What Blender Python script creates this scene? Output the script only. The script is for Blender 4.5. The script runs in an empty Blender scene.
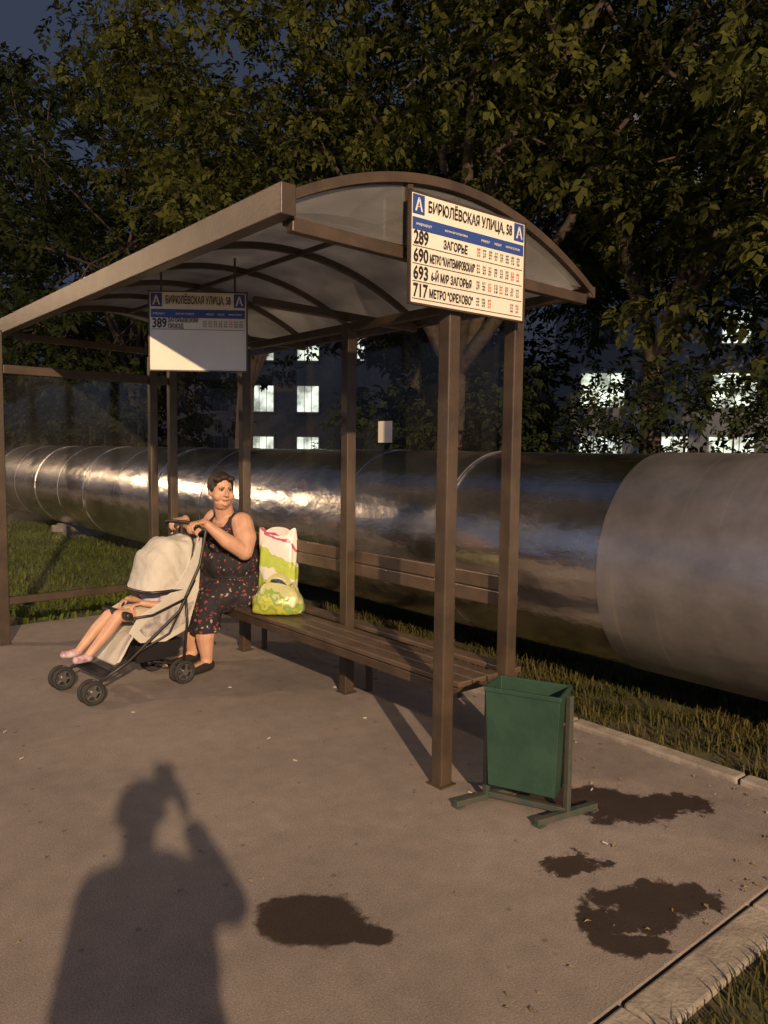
import bpy, bmesh, math, random
import numpy as np
from mathutils import Vector, Matrix, Euler
V=Vector
scene=bpy.context.scene
col=bpy.context.collection
# ------------------------------------------------------------------ helpers
def link(o,parent=None):
    col.objects.link(o)
    if parent is not None: o.parent=parent
    return o
def empty(name,loc=(0,0,0),rotz=0,parent=None):
    o=bpy.data.objects.new(name,None); o.location=loc; o.rotation_euler=(0,0,rotz)
    o.empty_display_size=.2
    return link(o,parent)
def mesh_obj(name,vs,fs,mat=None,parent=None,smooth=False):
    me=bpy.data.meshes.new(name); me.from_pydata([tuple(v) for v in vs],[],fs); me.update()
    if smooth: me.polygons.foreach_set('use_smooth',[True]*len(me.polygons))
    o=bpy.data.objects.new(name,me)
    if mat: me.materials.append(mat)
    return link(o,parent)
class MB:
    def __init__(s): s.v=[]; s.f=[]
    def add(s,vs,fs):
        n=len(s.v); s.v+= [tuple(v) for v in vs]; s.f+=[tuple(i+n for i in f) for f in fs]
    def beam(s,p,q,w,h=None,up=(0,0,1)):
        h=w if h is None else h
        p=V(p);q=V(q);d=(q-p).normalized();up=V(up)
        if abs(d.dot(up))>.95: up=V((1,0,0))
        a=d.cross(up).normalized();b=a.cross(d).normalized()
        vs=[]
        for c in (p,q):
            for sx,sy in ((-1,-1),(1,-1),(1,1),(-1,1)): vs.append(c+a*sx*w/2+b*sy*h/2)
        s.add(vs,[(3,2,1,0),(4,5,6,7),(0,1,5,4),(1,2,6,5),(2,3,7,6),(3,0,4,7)])
    def box(s,c,size,rz=0):
        c=V(c);M=Matrix.Rotation(rz,3,'Z');vs=[]
        for z in (-1,1):
            for x,y in ((-1,-1),(1,-1),(1,1),(-1,1)): vs.append(c+M@V((x*size[0]/2,y*size[1]/2,z*size[2]/2)))
        s.add(vs,[(3,2,1,0),(4,5,6,7),(0,1,5,4),(1,2,6,5),(2,3,7,6),(3,0,4,7)])
    def tube(s,pts,rad,seg=8,caps=True):
        pts=[V(p) for p in pts]
        if not hasattr(rad,'__len__'): rad=[rad]*len(pts)
        n=len(pts);vs=[];ref=None
        for i,p in enumerate(pts):
            d=(pts[min(i+1,n-1)]-pts[max(i-1,0)]).normalized()
            if ref is None: ref=V((0,0,1)) if abs(d.z)<.9 else V((1,0,0))
            a=d.cross(ref).normalized(); b=a.cross(d).normalized(); ref=b
            for k in range(seg):
                t=2*math.pi*k/seg; vs.append(p+a*math.cos(t)*rad[i]+b*math.sin(t)*rad[i])
        fs=[]
        for i in range(n-1):
            for k in range(seg):
                k2=(k+1)%seg; fs.append((i*seg+k,i*seg+k2,(i+1)*seg+k2,(i+1)*seg+k))
        if caps: fs.append(tuple(range(seg))[::-1]); fs.append(tuple((n-1)*seg+k for k in range(seg)))
        s.add(vs,fs)
    def cyl(s,c,axis,r,l,seg=24):
        c=V(c);a=V(axis).normalized(); s.tube([c-a*l/2,c+a*l/2],r,seg)
    def ring(s,c,axis,R,r,seg=24,sub=8):
        c=V(c);ax=V(axis).normalized();u=ax.orthogonal().normalized();w=ax.cross(u);vs=[];fs=[]
        for i in range(seg):
            t=2*math.pi*i/seg;d=u*math.cos(t)+w*math.sin(t)
            for j in range(sub):
                p=2*math.pi*j/sub; vs.append(c+d*(R+r*math.cos(p))+ax*r*math.sin(p))
        for i in range(seg):
            for j in range(sub):
                i2=(i+1)%seg;j2=(j+1)%sub
                fs.append((i*sub+j,i2*sub+j,i2*sub+j2,i*sub+j2))
        s.add(vs,fs)
    def ell(s,c,r,M=None,nu=14,nv=9):
        c=V(c); r=(r,r,r) if not hasattr(r,'__len__') else r
        M=M or Matrix.Identity(3); vs=[c+M@V((0,0,-r[2]))];fs=[]
        for j in range(1,nv):
            p=-math.pi/2+math.pi*j/nv
            for i in range(nu):
                t=2*math.pi*i/nu
                vs.append(c+M@V((r[0]*math.cos(p)*math.cos(t),r[1]*math.cos(p)*math.sin(t),r[2]*math.sin(p))))
        vs.append(c+M@V((0,0,r[2])))
        for i in range(nu): fs.append((0,1+(i+1)%nu,1+i))
        for j in range(nv-2):
            for i in range(nu):
                a=1+j*nu+i;b=1+j*nu+(i+1)%nu; fs.append((a,b,b+nu,a+nu))
        t=len(vs)-1;o=1+(nv-2)*nu
        for i in range(nu): fs.append((t,o+i,o+(i+1)%nu))
        s.add(vs,fs)
    def cap(s,p,r1,q,r2,seg=12):
        p=V(p);q=V(q);d=q-p;L=d.length;d.normalize()
        pts=[];rr=[]
        for a in (-80,-55,-28): pts.append(p+d*r1*math.sin(math.radians(a)));rr.append(r1*math.cos(math.radians(a)))
        pts.append(p);rr.append(r1);pts.append(q);rr.append(r2)
        for a in (28,55,80): pts.append(q+d*r2*math.sin(math.radians(a)));rr.append(r2*math.cos(math.radians(a)))
        s.tube(pts,rr,seg)
    def chain(s,pts):
        for (p,r),(q,r2) in zip(pts[:-1],pts[1:]): s.cap(p,r,q,r2)
    def obj(s,name,mat=None,parent=None,bevel=0,smooth=False):
        o=mesh_obj(name,s.v,s.f,mat,parent,smooth)
        if bevel:
            m=o.modifiers.new('b','BEVEL');m.width=bevel;m.segments=2;m.limit_method='ANGLE'
        return o
    def remesh(s,name,mat,parent,voxel=.01,smooth=4,cut=None):
        me=bpy.data.meshes.new(name);me.from_pydata(s.v,[],s.f);me.update()
        o=bpy.data.objects.new(name,me);col.objects.link(o)
        m=o.modifiers.new('r','REMESH');m.mode='VOXEL';m.voxel_size=voxel;m.use_smooth_shade=True
        if smooth:
            k=o.modifiers.new('s','SMOOTH');k.iterations=smooth;k.factor=.5
        dg=bpy.context.evaluated_depsgraph_get();dg.update()
        m2=bpy.data.meshes.new_from_object(o.evaluated_get(dg))
        bpy.data.objects.remove(o)
        if cut:
            bm=bmesh.new();bm.from_mesh(m2)
            for co,no in cut:
                bmesh.ops.bisect_plane(bm,geom=bm.verts[:]+bm.edges[:]+bm.faces[:],plane_co=co,plane_no=no,clear_outer=True)
            bm.to_mesh(m2);bm.free()
        m2.name=name; m2.materials.clear(); m2.materials.append(mat)
        m2.polygons.foreach_set('use_smooth',[True]*len(m2.polygons))
        o=bpy.data.objects.new(name,m2); return link(o,parent)
def displace(o,scale,strength):
    t=bpy.data.textures.new('folds','CLOUDS');t.noise_scale=scale
    m=o.modifiers.new('d','DISPLACE');m.texture=t;m.strength=strength;m.mid_level=.5
# ------------------------------------------------------------------ materials
def mat(name,base=(.5,.5,.5),rough=.6,metal=0,noise=None,bump=0,bscale=40,spec=.5,col2=None,nscale=6,detail=5,rvar=0):
    m=bpy.data.materials.new(name);m.use_nodes=True;nt=m.node_tree;b=nt.nodes['Principled BSDF']
    b.inputs['Base Color'].default_value=(*base,1);b.inputs['Roughness'].default_value=rough;b.inputs['Metallic'].default_value=metal
    b.inputs['Specular IOR Level'].default_value=spec
    tc=nt.nodes.new('ShaderNodeTexCoord')
    if col2 is not None:
        n=nt.nodes.new('ShaderNodeTexNoise');n.inputs['Scale'].default_value=nscale;n.inputs['Detail'].default_value=detail
        nt.links.new(tc.outputs['Object'],n.inputs['Vector'])
        r=nt.nodes.new('ShaderNodeValToRGB');r.color_ramp.elements[0].position=.35;r.color_ramp.elements[1].position=.65
        r.color_ramp.elements[0].color=(*base,1);r.color_ramp.elements[1].color=(*col2,1)
        nt.links.new(n.outputs['Fac'],r.inputs['Fac']);nt.links.new(r.outputs['Color'],b.inputs['Base Color'])
        if rvar:
            mr=nt.nodes.new('ShaderNodeMapRange');mr.inputs['To Min'].default_value=rough-rvar;mr.inputs['To Max'].default_value=rough+rvar
            nt.links.new(n.outputs['Fac'],mr.inputs['Value']);nt.links.new(mr.outputs[0],b.inputs['Roughness'])
    if bump:
        n2=nt.nodes.new('ShaderNodeTexNoise');n2.inputs['Scale'].default_value=bscale;n2.inputs['Detail'].default_value=4
        nt.links.new(tc.outputs['Object'],n2.inputs['Vector'])
        bp=nt.nodes.new('ShaderNodeBump');bp.inputs['Strength'].default_value=bump;bp.inputs['Distance'].default_value=.01
        nt.links.new(n2.outputs['Fac'],bp.inputs['Height']);nt.links.new(bp.outputs['Normal'],b.inputs['Normal'])
    return m
M_frame=mat('painted_steel_brown',(.036,.026,.018),.45,0,bump=.15,bscale=60,col2=(.060,.043,.029),nscale=7)
M_wood=mat('bench_boards',(.062,.045,.033),.36,col2=(.095,.068,.048),nscale=7,bump=.2,bscale=30)
M_white=mat('sign_white',(.66,.64,.56),.4,col2=(.58,.56,.49),nscale=3)
M_butt=mat('filter_paper',(.40,.37,.32),.9)
M_black=mat('print_black',(.015,.015,.02),.5)
M_blue=mat('print_blue',(.025,.06,.24),.4)
M_red=mat('print_red',(.5,.03,.02),.4)
M_green=mat('bin_green',(.012,.040,.026),.5,col2=(.020,.053,.036),nscale=6,bump=.2,bscale=25)
M_skin=mat('skin',(.44,.25,.17),.5,col2=(.52,.31,.21),nscale=12)
M_hair=mat('hair_brown',(.02,.012,.009),.6,bump=.6,bscale=90)
M_shoe=mat('shoe_black',(.02,.018,.018),.5)
M_cream=mat('stroller_fabric',(.42,.41,.37),.85,col2=(.52,.51,.46),nscale=5,bump=.5,bscale=30)
M_dark=mat('black_plastic',(.015,.015,.016),.45)
M_tyre=mat('tyre',(.02,.02,.02),.8)
M_alu=mat('grey_metal',(.25,.25,.26),.35,.8)
M_conc=mat('kerb_concrete',(.17,.155,.14),.9,col2=(.26,.24,.21),nscale=10,bump=.5,bscale=60)
M_bark=mat('bark',(.03,.022,.016),.9,col2=(.058,.045,.032),nscale=14,bump=.8,bscale=25)
M_cloth=mat('dark_jacket',(.03,.03,.04),.9)
M_jeans=mat('jeans',(.03,.04,.08),.9)
def dress_mat():
    m=mat('floral_dress',(.012,.01,.014),.85);nt=m.node_tree;b=nt.nodes['Principled BSDF']
    tc=nt.nodes.new('ShaderNodeTexCoord');v=nt.nodes.new('ShaderNodeTexVoronoi');v.inputs['Scale'].default_value=36
    n=nt.nodes.new('ShaderNodeTexNoise');n.inputs['Scale'].default_value=30;nt.links.new(tc.outputs['Object'],n.inputs['Vector'])
    ad=nt.nodes.new('ShaderNodeMix');ad.data_type='VECTOR';ad.inputs[0].default_value=.045
    nt.links.new(tc.outputs['Object'],ad.inputs[4]);nt.links.new(n.outputs['Color'],ad.inputs[5])
    nt.links.new(ad.outputs[1],v.inputs['Vector'])
    r=nt.nodes.new('ShaderNodeValToRGB');e=r.color_ramp.elements
    e[0].position=.24;e[0].color=(1,1,1,1);e[1].position=.40;e[1].color=(0,0,0,1)
    nt.links.new(v.outputs['Distance'],r.inputs['Fac'])
    s=nt.nodes.new('ShaderNodeSeparateColor');nt.links.new(v.outputs['Color'],s.inputs[0])
    r2=nt.nodes.new('ShaderNodeValToRGB');r2.color_ramp.interpolation='CONSTANT';e=r2.color_ramp.elements
    e[0].position=0;e[0].color=(.012,.01,.014,1);e[1].position=.38;e[1].color=(.26,.04,.03,1)
    x=e.new(.62);x.color=(.34,.25,.18,1);x=e.new(.80);x.color=(.07,.04,.09,1)
    nt.links.new(s.outputs[0],r2.inputs['Fac'])
    mx=nt.nodes.new('ShaderNodeMix');mx.data_type='RGBA';mx.inputs[6].default_value=(.014,.012,.018,1)
    nt.links.new(r.outputs['Color'],mx.inputs[0]);nt.links.new(r2.outputs['Color'],mx.inputs[7]);nt.links.new(mx.outputs[2],b.inputs['Base Color'])
    return m
M_dress=dress_mat()
def glass_mat(name='clear_panel',lo=.01,hi=.05,tint=.95):
    m=bpy.data.materials.new(name);m.use_nodes=True;nt=m.node_tree;nt.nodes.clear()
    o=nt.nodes.new('ShaderNodeOutputMaterial');t=nt.nodes.new('ShaderNodeBsdfTransparent');t.inputs[0].default_value=(tint,tint,tint*.98,1)
    g=nt.nodes.new('ShaderNodeBsdfGlossy');g.inputs['Roughness'].default_value=.06
    tc=nt.nodes.new('ShaderNodeTexCoord');n=nt.nodes.new('ShaderNodeTexNoise');n.inputs['Scale'].default_value=1.7;n.inputs['Detail'].default_value=5
    nt.links.new(tc.outputs['Object'],n.inputs['Vector'])
    mr=nt.nodes.new('ShaderNodeMapRange');mr.inputs['From Min'].default_value=.35;mr.inputs['From Max'].default_value=.75;mr.inputs['To Min'].default_value=lo;mr.inputs['To Max'].default_value=hi
    nt.links.new(n.outputs['Fac'],mr.inputs['Value'])
    d=nt.nodes.new('ShaderNodeBsdfDiffuse');d.inputs[0].default_value=(.28,.28,.27,1)
    mx=nt.nodes.new('ShaderNodeMixShader');mx.inputs[0].default_value=.06;nt.links.new(t.outputs[0],mx.inputs[1]);nt.links.new(g.outputs[0],mx.inputs[2])
    m2=nt.nodes.new('ShaderNodeMixShader');nt.links.new(mr.outputs[0],m2.inputs[0])
    nt.links.new(mx.outputs[0],m2.inputs[1]);nt.links.new(d.outputs[0],m2.inputs[2]);nt.links.new(m2.outputs[0],o.inputs[0])
    return m
M_glass=glass_mat()
M_smoke=glass_mat('smoky_panel',.15,.30,.6)
def roof_mat():
    m=bpy.data.materials.new('polycarbonate_roof');m.use_nodes=True;nt=m.node_tree;b=nt.nodes['Principled BSDF'];o=nt.nodes['Material Output']
    b.inputs['Roughness'].default_value=.22
    tc=nt.nodes.new('ShaderNodeTexCoord');n=nt.nodes.new('ShaderNodeTexNoise');n.inputs['Scale'].default_value=2.5;n.inputs['Detail'].default_value=6
    nt.links.new(tc.outputs['Object'],n.inputs['Vector'])
    r=nt.nodes.new('ShaderNodeValToRGB');r.color_ramp.elements[0].color=(.24,.25,.27,1);r.color_ramp.elements[1].color=(.46,.47,.50,1)
    r.color_ramp.elements[0].position=.3;r.color_ramp.elements[1].position=.7
    nt.links.new(n.outputs['Fac'],r.inputs['Fac']);nt.links.new(r.outputs[0],b.inputs['Base Color'])
    t=nt.nodes.new('ShaderNodeBsdfTranslucent');nt.links.new(r.outputs[0],t.inputs[0])
    mx=nt.nodes.new('ShaderNodeMixShader');mx.inputs[0].default_value=.5
    nt.links.new(b.outputs[0],mx.inputs[1]);nt.links.new(t.outputs[0],mx.inputs[2]);nt.links.new(mx.outputs[0],o.inputs[0])
    return m
M_roof=roof_mat()
def leaf_mat(name,c1,c2,tr=.35):
    m=bpy.data.materials.new(name);m.use_nodes=True;nt=m.node_tree;nt.nodes.clear();o=nt.nodes.new('ShaderNodeOutputMaterial')
    b=nt.nodes.new('ShaderNodeBsdfDiffuse')
    g=nt.nodes.new('ShaderNodeNewGeometry');tc=nt.nodes.new('ShaderNodeTexCoord')
    n=nt.nodes.new('ShaderNodeTexNoise');n.inputs['Scale'].default_value=.9;n.inputs['Detail'].default_value=1
    nt.links.new(tc.outputs['Object'],n.inputs['Vector'])
    a=nt.nodes.new('ShaderNodeMath');a.operation='MULTIPLY_ADD';a.inputs[1].default_value=.5;nt.links.new(g.outputs['Random Per Island'],a.inputs[0]);nt.links.new(n.outputs['Fac'],a.inputs[2])
    r=nt.nodes.new('ShaderNodeValToRGB');r.color_ramp.elements[0].position=.4;r.color_ramp.elements[1].position=1
    r.color_ramp.elements[0].color=(*c1,1);r.color_ramp.elements[1].color=(*c2,1)
    nt.links.new(a.outputs[0],r.inputs['Fac']);nt.links.new(r.outputs[0],b.inputs[0])
    t=nt.nodes.new('ShaderNodeBsdfTranslucent');nt.links.new(r.outputs[0],t.inputs[0])
    mx=nt.nodes.new('ShaderNodeMixShader');mx.inputs[0].default_value=tr
    nt.links.new(b.outputs[0],mx.inputs[1]);nt.links.new(t.outputs[0],mx.inputs[2]);nt.links.new(mx.outputs[0],o.inputs[0])
    return m
M_leaf=leaf_mat('maple_leaves',(.016,.022,.008),(.078,.088,.024))
M_leafd=leaf_mat('dark_leaves',(.014,.021,.011),(.036,.047,.019))
M_grass=leaf_mat('grass_blades',(.035,.042,.012),(.10,.09,.035),.2)
M_lawn=leaf_mat('lawn_blades',(.045,.070,.014),(.11,.14,.035),.25)
def asphalt_mat():
    m=mat('asphalt_pavement',(.2,.18,.16),.85);nt=m.node_tree;b=nt.nodes['Principled BSDF'];L=nt.links.new
    tc=nt.nodes.new('ShaderNodeTexCoord')
    def N(sc,de=5,ro=.5):
        n=nt.nodes.new('ShaderNodeTexNoise');n.inputs['Scale'].default_value=sc;n.inputs['Detail'].default_value=de;n.inputs['Roughness'].default_value=ro
        L(tc.outputs['Object'],n.inputs['Vector']);return n
    def Mth(op,a,b_=None,c=None):
        x=nt.nodes.new('ShaderNodeMath');x.operation=op
        for i,q in enumerate((a,b_,c)):
            if q is None: continue
            if isinstance(q,(int,float)): x.inputs[i].default_value=q
            else: L(q,x.inputs[i])
        return x.outputs[0]
    def ramp(f,p0,c0,p1,c1):
        r=nt.nodes.new('ShaderNodeValToRGB');r.color_ramp.elements[0].position=p0;r.color_ramp.elements[1].position=p1
        r.color_ramp.elements[0].color=(*c0,1);r.color_ramp.elements[1].color=(*c1,1);L(f,r.inputs['Fac']);return r.outputs[0]
    big=N(.8,6,.6);fine=N(160,3,.7);mid=N(9,6,.65)
    c=ramp(big.outputs['Fac'],.3,(.172,.152,.142),.72,(.275,.245,.23))
    c2=ramp(fine.outputs['Fac'],.35,(.62,.62,.62),.68,(1.25,1.25,1.25))
    c3=ramp(mid.outputs['Fac'],.3,(.84,.84,.84),.7,(1.1,1.1,1.1))
    def mul(a,bb,f=1):
        x=nt.nodes.new('ShaderNodeMix');x.data_type='RGBA';x.blend_type='MULTIPLY';x.inputs[0].default_value=f
        L(a,x.inputs[6]);L(bb,x.inputs[7]);return x.outputs[2]
    c=mul(mul(c,c2),c3)
    vo=nt.nodes.new('ShaderNodeTexVoronoi');vo.inputs['Scale'].default_value=45;L(tc.outputs['Object'],vo.inputs['Vector'])
    sp=ramp(vo.outputs['Distance'],.06,(1.4,1.35,1.25),.12,(1,1,1));c=mul(c,sp)
    vo2=nt.nodes.new('ShaderNodeTexVoronoi');vo2.inputs['Scale'].default_value=7;L(tc.outputs['Object'],vo2.inputs['Vector'])
    sp2=ramp(vo2.outputs['Distance'],.05,(.62,.6,.58),.10,(1,1,1));c=mul(c,sp2)
    sep=nt.nodes.new('ShaderNodeSeparateXYZ');L(tc.outputs['Object'],sep.inputs[0]);X,Yy=sep.outputs[0],sep.outputs[1]
    nd=N(6.5,7,.66)
    tot=None
    R=(.7714,-.6363);F=(.6363,.7714)
    for cx,cy,a,bb,k in ((1.41,2.10,.165,.150,.6),(1.47,1.985,.12,.085,.8),(1.52,1.885,.065,.055,.8),(2.24,1.41,.17,.085,1.5),(2.40,1.44,.18,.10,1.3),(2.53,1.38,.17,.10,1.3),(2.16,1.33,.13,.06,1.4),(2.40,1.73,.12,.08,2.2),(2.98,1.93,.24,.18,1.3),(3.18,1.80,.19,.11,1.4),(2.85,2.12,.18,.14,1.4)):
        dx=Mth('SUBTRACT',X,cx);dy=Mth('SUBTRACT',Yy,cy)
        u=Mth('ADD',Mth('MULTIPLY',dx,R[0]/a),Mth('MULTIPLY',dy,R[1]/a))
        v=Mth('ADD',Mth('MULTIPLY',dx,F[0]/bb),Mth('MULTIPLY',dy,F[1]/bb))
        d=Mth('SQRT',Mth('ADD',Mth('MULTIPLY',u,u),Mth('MULTIPLY',v,v)))
        dn=Mth('ADD',d,Mth('MULTIPLY',Mth('SUBTRACT',nd.outputs['Fac'],.5),k*2.2))
        mk=nt.nodes.new('ShaderNodeMapRange');mk.interpolation_type='SMOOTHSTEP';mk.inputs['From Min'].default_value=1.14;mk.inputs['From Max'].default_value=.88;L(dn,mk.inputs['Value'])
        tot=mk.outputs[0] if tot is None else Mth('MAXIMUM',tot,mk.outputs[0])
    x=nt.nodes.new('ShaderNodeMix');x.data_type='RGBA';L(tot,x.inputs[0]);L(c,x.inputs[6]);
    dk=mul(c,ramp(tot,0,(.17,.14,.13),1,(.17,.14,.13)));L(dk,x.inputs[7])
    L(x.outputs[2],b.inputs['Base Color'])
    L(Mth('MULTIPLY_ADD',tot,-.35,.85),b.inputs['Roughness'])
    bp=nt.nodes.new('ShaderNodeBump');bp.inputs['Strength'].default_value=.65;bp.inputs['Distance'].default_value=.006
    L(Mth('ADD',fine.outputs['Fac'],Mth('MULTIPLY',mid.outputs['Fac'],.8)),bp.inputs['Height']);L(bp.outputs[0],b.inputs['Normal'])
    return m
M_asph=asphalt_mat()
M_soil=mat('soil_and_turf',(.045,.034,.022),.95,col2=(.05,.055,.02),nscale=2.5,bump=.8,bscale=20)
M_road=mat('road_asphalt',(.05,.05,.05),.85,col2=(.07,.068,.065),nscale=3,bump=.4,bscale=90)
M_paint=mat('road_paint',(.7,.7,.66),.6)
def pipe_mat(name,base,rough,metal,bs=.6):
    m=mat(name,base,rough,metal);nt=m.node_tree;b=nt.nodes['Principled BSDF'];L=nt.links.new
    tc=nt.nodes.new('ShaderNodeTexCoord')
    n=nt.nodes.new('ShaderNodeTexNoise');n.inputs['Scale'].default_value=1.3;n.inputs['Detail'].default_value=7;n.inputs['Roughness'].default_value=.65;L(tc.outputs['Object'],n.inputs['Vector'])
    r=nt.nodes.new('ShaderNodeValToRGB');r.color_ramp.elements[0].position=.3;r.color_ramp.elements[1].position=.7
    r.color_ramp.elements[0].color=(*[x*.6 for x in base],1);r.color_ramp.elements[1].color=(*[min(1,x*1.2) for x in base],1);L(n.outputs['Fac'],r.inputs['Fac'])
    mp=nt.nodes.new('ShaderNodeMapping');mp.inputs['Scale'].default_value=(1,22,.8);L(tc.outputs['Object'],mp.inputs[0])
    n3=nt.nodes.new('ShaderNodeTexNoise');n3.inputs['Scale'].default_value=1;n3.inputs['Detail'].default_value=3;L(mp.outputs[0],n3.inputs['Vector'])
    r3=nt.nodes.new('ShaderNodeValToRGB');r3.color_ramp.elements[0].position=.62;r3.color_ramp.elements[1].position=.74
    r3.color_ramp.elements[0].color=(0,0,0,1);r3.color_ramp.elements[1].color=(.35,.35,.35,1);L(n3.outputs['Fac'],r3.inputs['Fac'])
    mx=nt.nodes.new('ShaderNodeMix');mx.data_type='RGBA';L(r3.outputs[0],mx.inputs[0]);L(r.outputs[0],mx.inputs[6]);mx.inputs[7].default_value=(.6,.55,.48,1)
    L(mx.outputs[2],b.inputs['Base Color'])
    mr=nt.nodes.new('ShaderNodeMapRange');mr.inputs['To Min'].default_value=rough-.07;mr.inputs['To Max'].default_value=rough+.16;L(n.outputs['Fac'],mr.inputs['Value']);L(mr.outputs[0],b.inputs['Roughness'])
    mp2=nt.nodes.new('ShaderNodeMapping');mp2.inputs['Scale'].default_value=(1,.55,1);L(tc.outputs['Object'],mp2.inputs[0])
    n2=nt.nodes.new('ShaderNodeTexNoise');n2.inputs['Scale'].default_value=3.4;n2.inputs['Detail'].default_value=5;L(mp2.outputs[0],n2.inputs['Vector'])
    bp=nt.nodes.new('ShaderNodeBump');bp.inputs['Strength'].default_value=bs;bp.inputs['Distance'].default_value=.03;L(n2.outputs['Fac'],bp.inputs['Height']);L(bp.outputs[0],b.inputs['Normal'])
    return m
M_pipe=pipe_mat('galvanised_jacket',(.70,.68,.66),.20,1.0,.8)
M_pipe2=pipe_mat('dull_jacket',(.40,.39,.40),.36,.85,.45)

# ------------------------------------------------------------------ ground
mesh_obj('ground',[(-900,-900,-.15),(900,-900,-.15),(900,900,-.15),(-900,900,-.15)],[(0,1,2,3)],M_soil)
b=MB();b.box((119.25,20,-.085),(241.5,280,.13));b.obj('lawn',M_soil)
b=MB();b.box((-5.65,0,-.148),(8,300,.02));b.obj('road',M_road)
b=MB()
for i in range(-20,20): b.box((-5.65,i*6,-.135),(.12,2.4,.004))
b.obj('road_marking',M_paint)
b=MB()
for i in range(-60,80): b.box((-1.57,i*1.0,-.07),(.15,.99,.17))
b.obj('kerb',M_conc,bevel=.012)
b=MB();b.box((-.22,10,-.03),(2.54,200,.06));b.box((2.35,4.25,-.03),(2.6,6.1,.06))
b.obj('pavement',M_asph)
b=MB()
for i in range(7): b.box((3.71,.7+i*1.0+.5,-.04),(.10,.985,.13))
for i in range(3): b.box((1.5+i*.8,1.115,-.045),(.79,.14,.09))
b.obj('kerb',M_conc,bevel=.01)

def grass(name,x0,x1,y0,y1,n,h0,h1,seed,w=.004,mt=None):
    rng=np.random.default_rng(seed)
    x=rng.uniform(x0,x1,n);y=rng.uniform(y0,y1,n)
    k=(np.sin(x*5.1+seed)*np.cos(y*3.7+x*2)+np.sin(x*13+y*9))*.25+.5
    keep=rng.uniform(0,1,n)<np.clip(k*1.5-.1,.08,1);x=x[keep];y=y[keep];k=k[keep];n=len(x)
    h=rng.uniform(h0,h1,n)*(.4+k*1.1);a=rng.uniform(0,2*np.pi,n);ln=h*rng.uniform(.3,1.4,n)
    ww=w*rng.uniform(.7,1.6,n);pa=a+np.pi/2
    P=np.zeros((n,5,3))
    P[:,0]=np.stack([x-np.cos(pa)*ww,y-np.sin(pa)*ww,np.full(n,-.03)],1);P[:,1]=np.stack([x+np.cos(pa)*ww,y+np.sin(pa)*ww,np.full(n,-.03)],1)
    mx=x+np.cos(a)*ln*.35;my=y+np.sin(a)*ln*.35
    P[:,2]=np.stack([mx+np.cos(pa)*ww*.8,my+np.sin(pa)*ww*.8,h*.6],1);P[:,3]=np.stack([mx-np.cos(pa)*ww*.8,my-np.sin(pa)*ww*.8,h*.6],1)
    P[:,4]=np.stack([x+np.cos(a)*ln,y+np.sin(a)*ln,h*.95],1)
    i=np.arange(n)*5
    fs=[(q,q+1,q+2,q+3) for q in i.tolist()]+[(q+3,q+2,q+4) for q in i.tolist()]
    return mesh_obj(name,P.reshape(-1,3).tolist(),fs,mt or M_grass)
grass('grass',3.79,5.0,-1.5,6.5,16000,.02,.085,1)
grass('grass',1.6,4.5,-.6,1.02,18000,.015,.06,2,.003)
grass('grass',1.2,7.0,7.35,17,30000,.03,.09,3,w=.011,mt=M_lawn)
rng=random.Random(5);b=MB()
for i in range(190):
    x=rng.uniform(.4,3.6);y=rng.uniform(1.4,7);s=rng.uniform(.005,.018);a=rng.uniform(0,6.3);z=.005
    if rng.random()<.5: x=3.6-abs(rng.gauss(0,.22))
    elif rng.random()<.3: y=1.2+abs(rng.gauss(0,.1));x=rng.uniform(1.3,3.6)
    c,d=math.cos(a)*s,math.sin(a)*s
    b.add([(x-c,y-d,z),(x+d*.5,y-c*.5,z+.004),(x+c,y+d,z),(x-d*.5,y+c*.5,z+.006)],[(0,1,2,3)])
b.obj('fallen_leaves',mat('dry_leaf',(.26,.21,.12),.8,col2=(.10,.08,.04),nscale=3))
b=MB()
for i in range(12):
    x=rng.uniform(1.0,3.4);y=rng.uniform(1.5,5.5);a=rng.uniform(0,6.3);b.tube([(x,y,.006),(x+math.cos(a)*.022,y+math.sin(a)*.022,.006)],.0035,6)
b.obj('cigarette_butts',M_butt)

# ------------------------------------------------------------------ bus shelter
sh=empty('bus_shelter')
XF,XR=1.63,3.58;ZF,ZR=2.57,2.48
def rz(x,off=0):
    t=(x-XF)/(XR-XF);return ZF+(ZR-ZF)*t+4*t*(1-t)*.275+off
Y0=2.60
ys=[2.62,4.0,5.35,6.68]
PXB=2.995
posts=MB();zt=2.40
for y in ys: posts.beam((PXB,y,0),(PXB,y,zt),.072)
posts.beam((2.51,2.585,0),(2.51,2.585,zt),.072)
posts.beam((1.53,6.66,0),(1.53,6.66,2.50),.08)
posts.beam((2.81,6.68,0),(2.81,6.68,zt),.07)
posts.obj('posts',M_frame,sh,bevel=.006)
bases=MB()
for x,y in [(PXB,yy) for yy in ys]+[(2.51,2.585),(1.53,6.66),(2.81,6.68)]: bases.box((x,y,.004),(.10,.10,.008))
bases.obj('base_plates',M_frame,sh)
bm_=MB()
bm_.beam((XF,Y0-.03,ZF-.02),(XF,7.0,ZF-.02),.07,.12)
bm_.beam((XR,Y0-.02,ZR-.01),(XR,6.95,ZR-.01),.05,.06)
bm_.beam((PXB,2.66,2.375),(PXB,6.75,2.375),.05,.05)
for y in (2.62,6.68): bm_.beam((XF+.036,y,2.47),(XR-.026,y,2.43),.045,.055)
for y in (4.0,5.35): bm_.beam((2.3,y,2.455),(XR-.026,y,2.43),.04,.05)
bm_.beam((1.575,6.66,2.2),(2.95,6.70,2.2),.05,.07)
bm_.beam((1.575,6.66,.35),(2.95,6.70,.35),.05,.06)
bm_.beam((XF+.036,2.66,2.50),(2.3,2.66,2.50),.03,.05)
bm_.obj('beams',M_frame,sh,bevel=.005)
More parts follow.
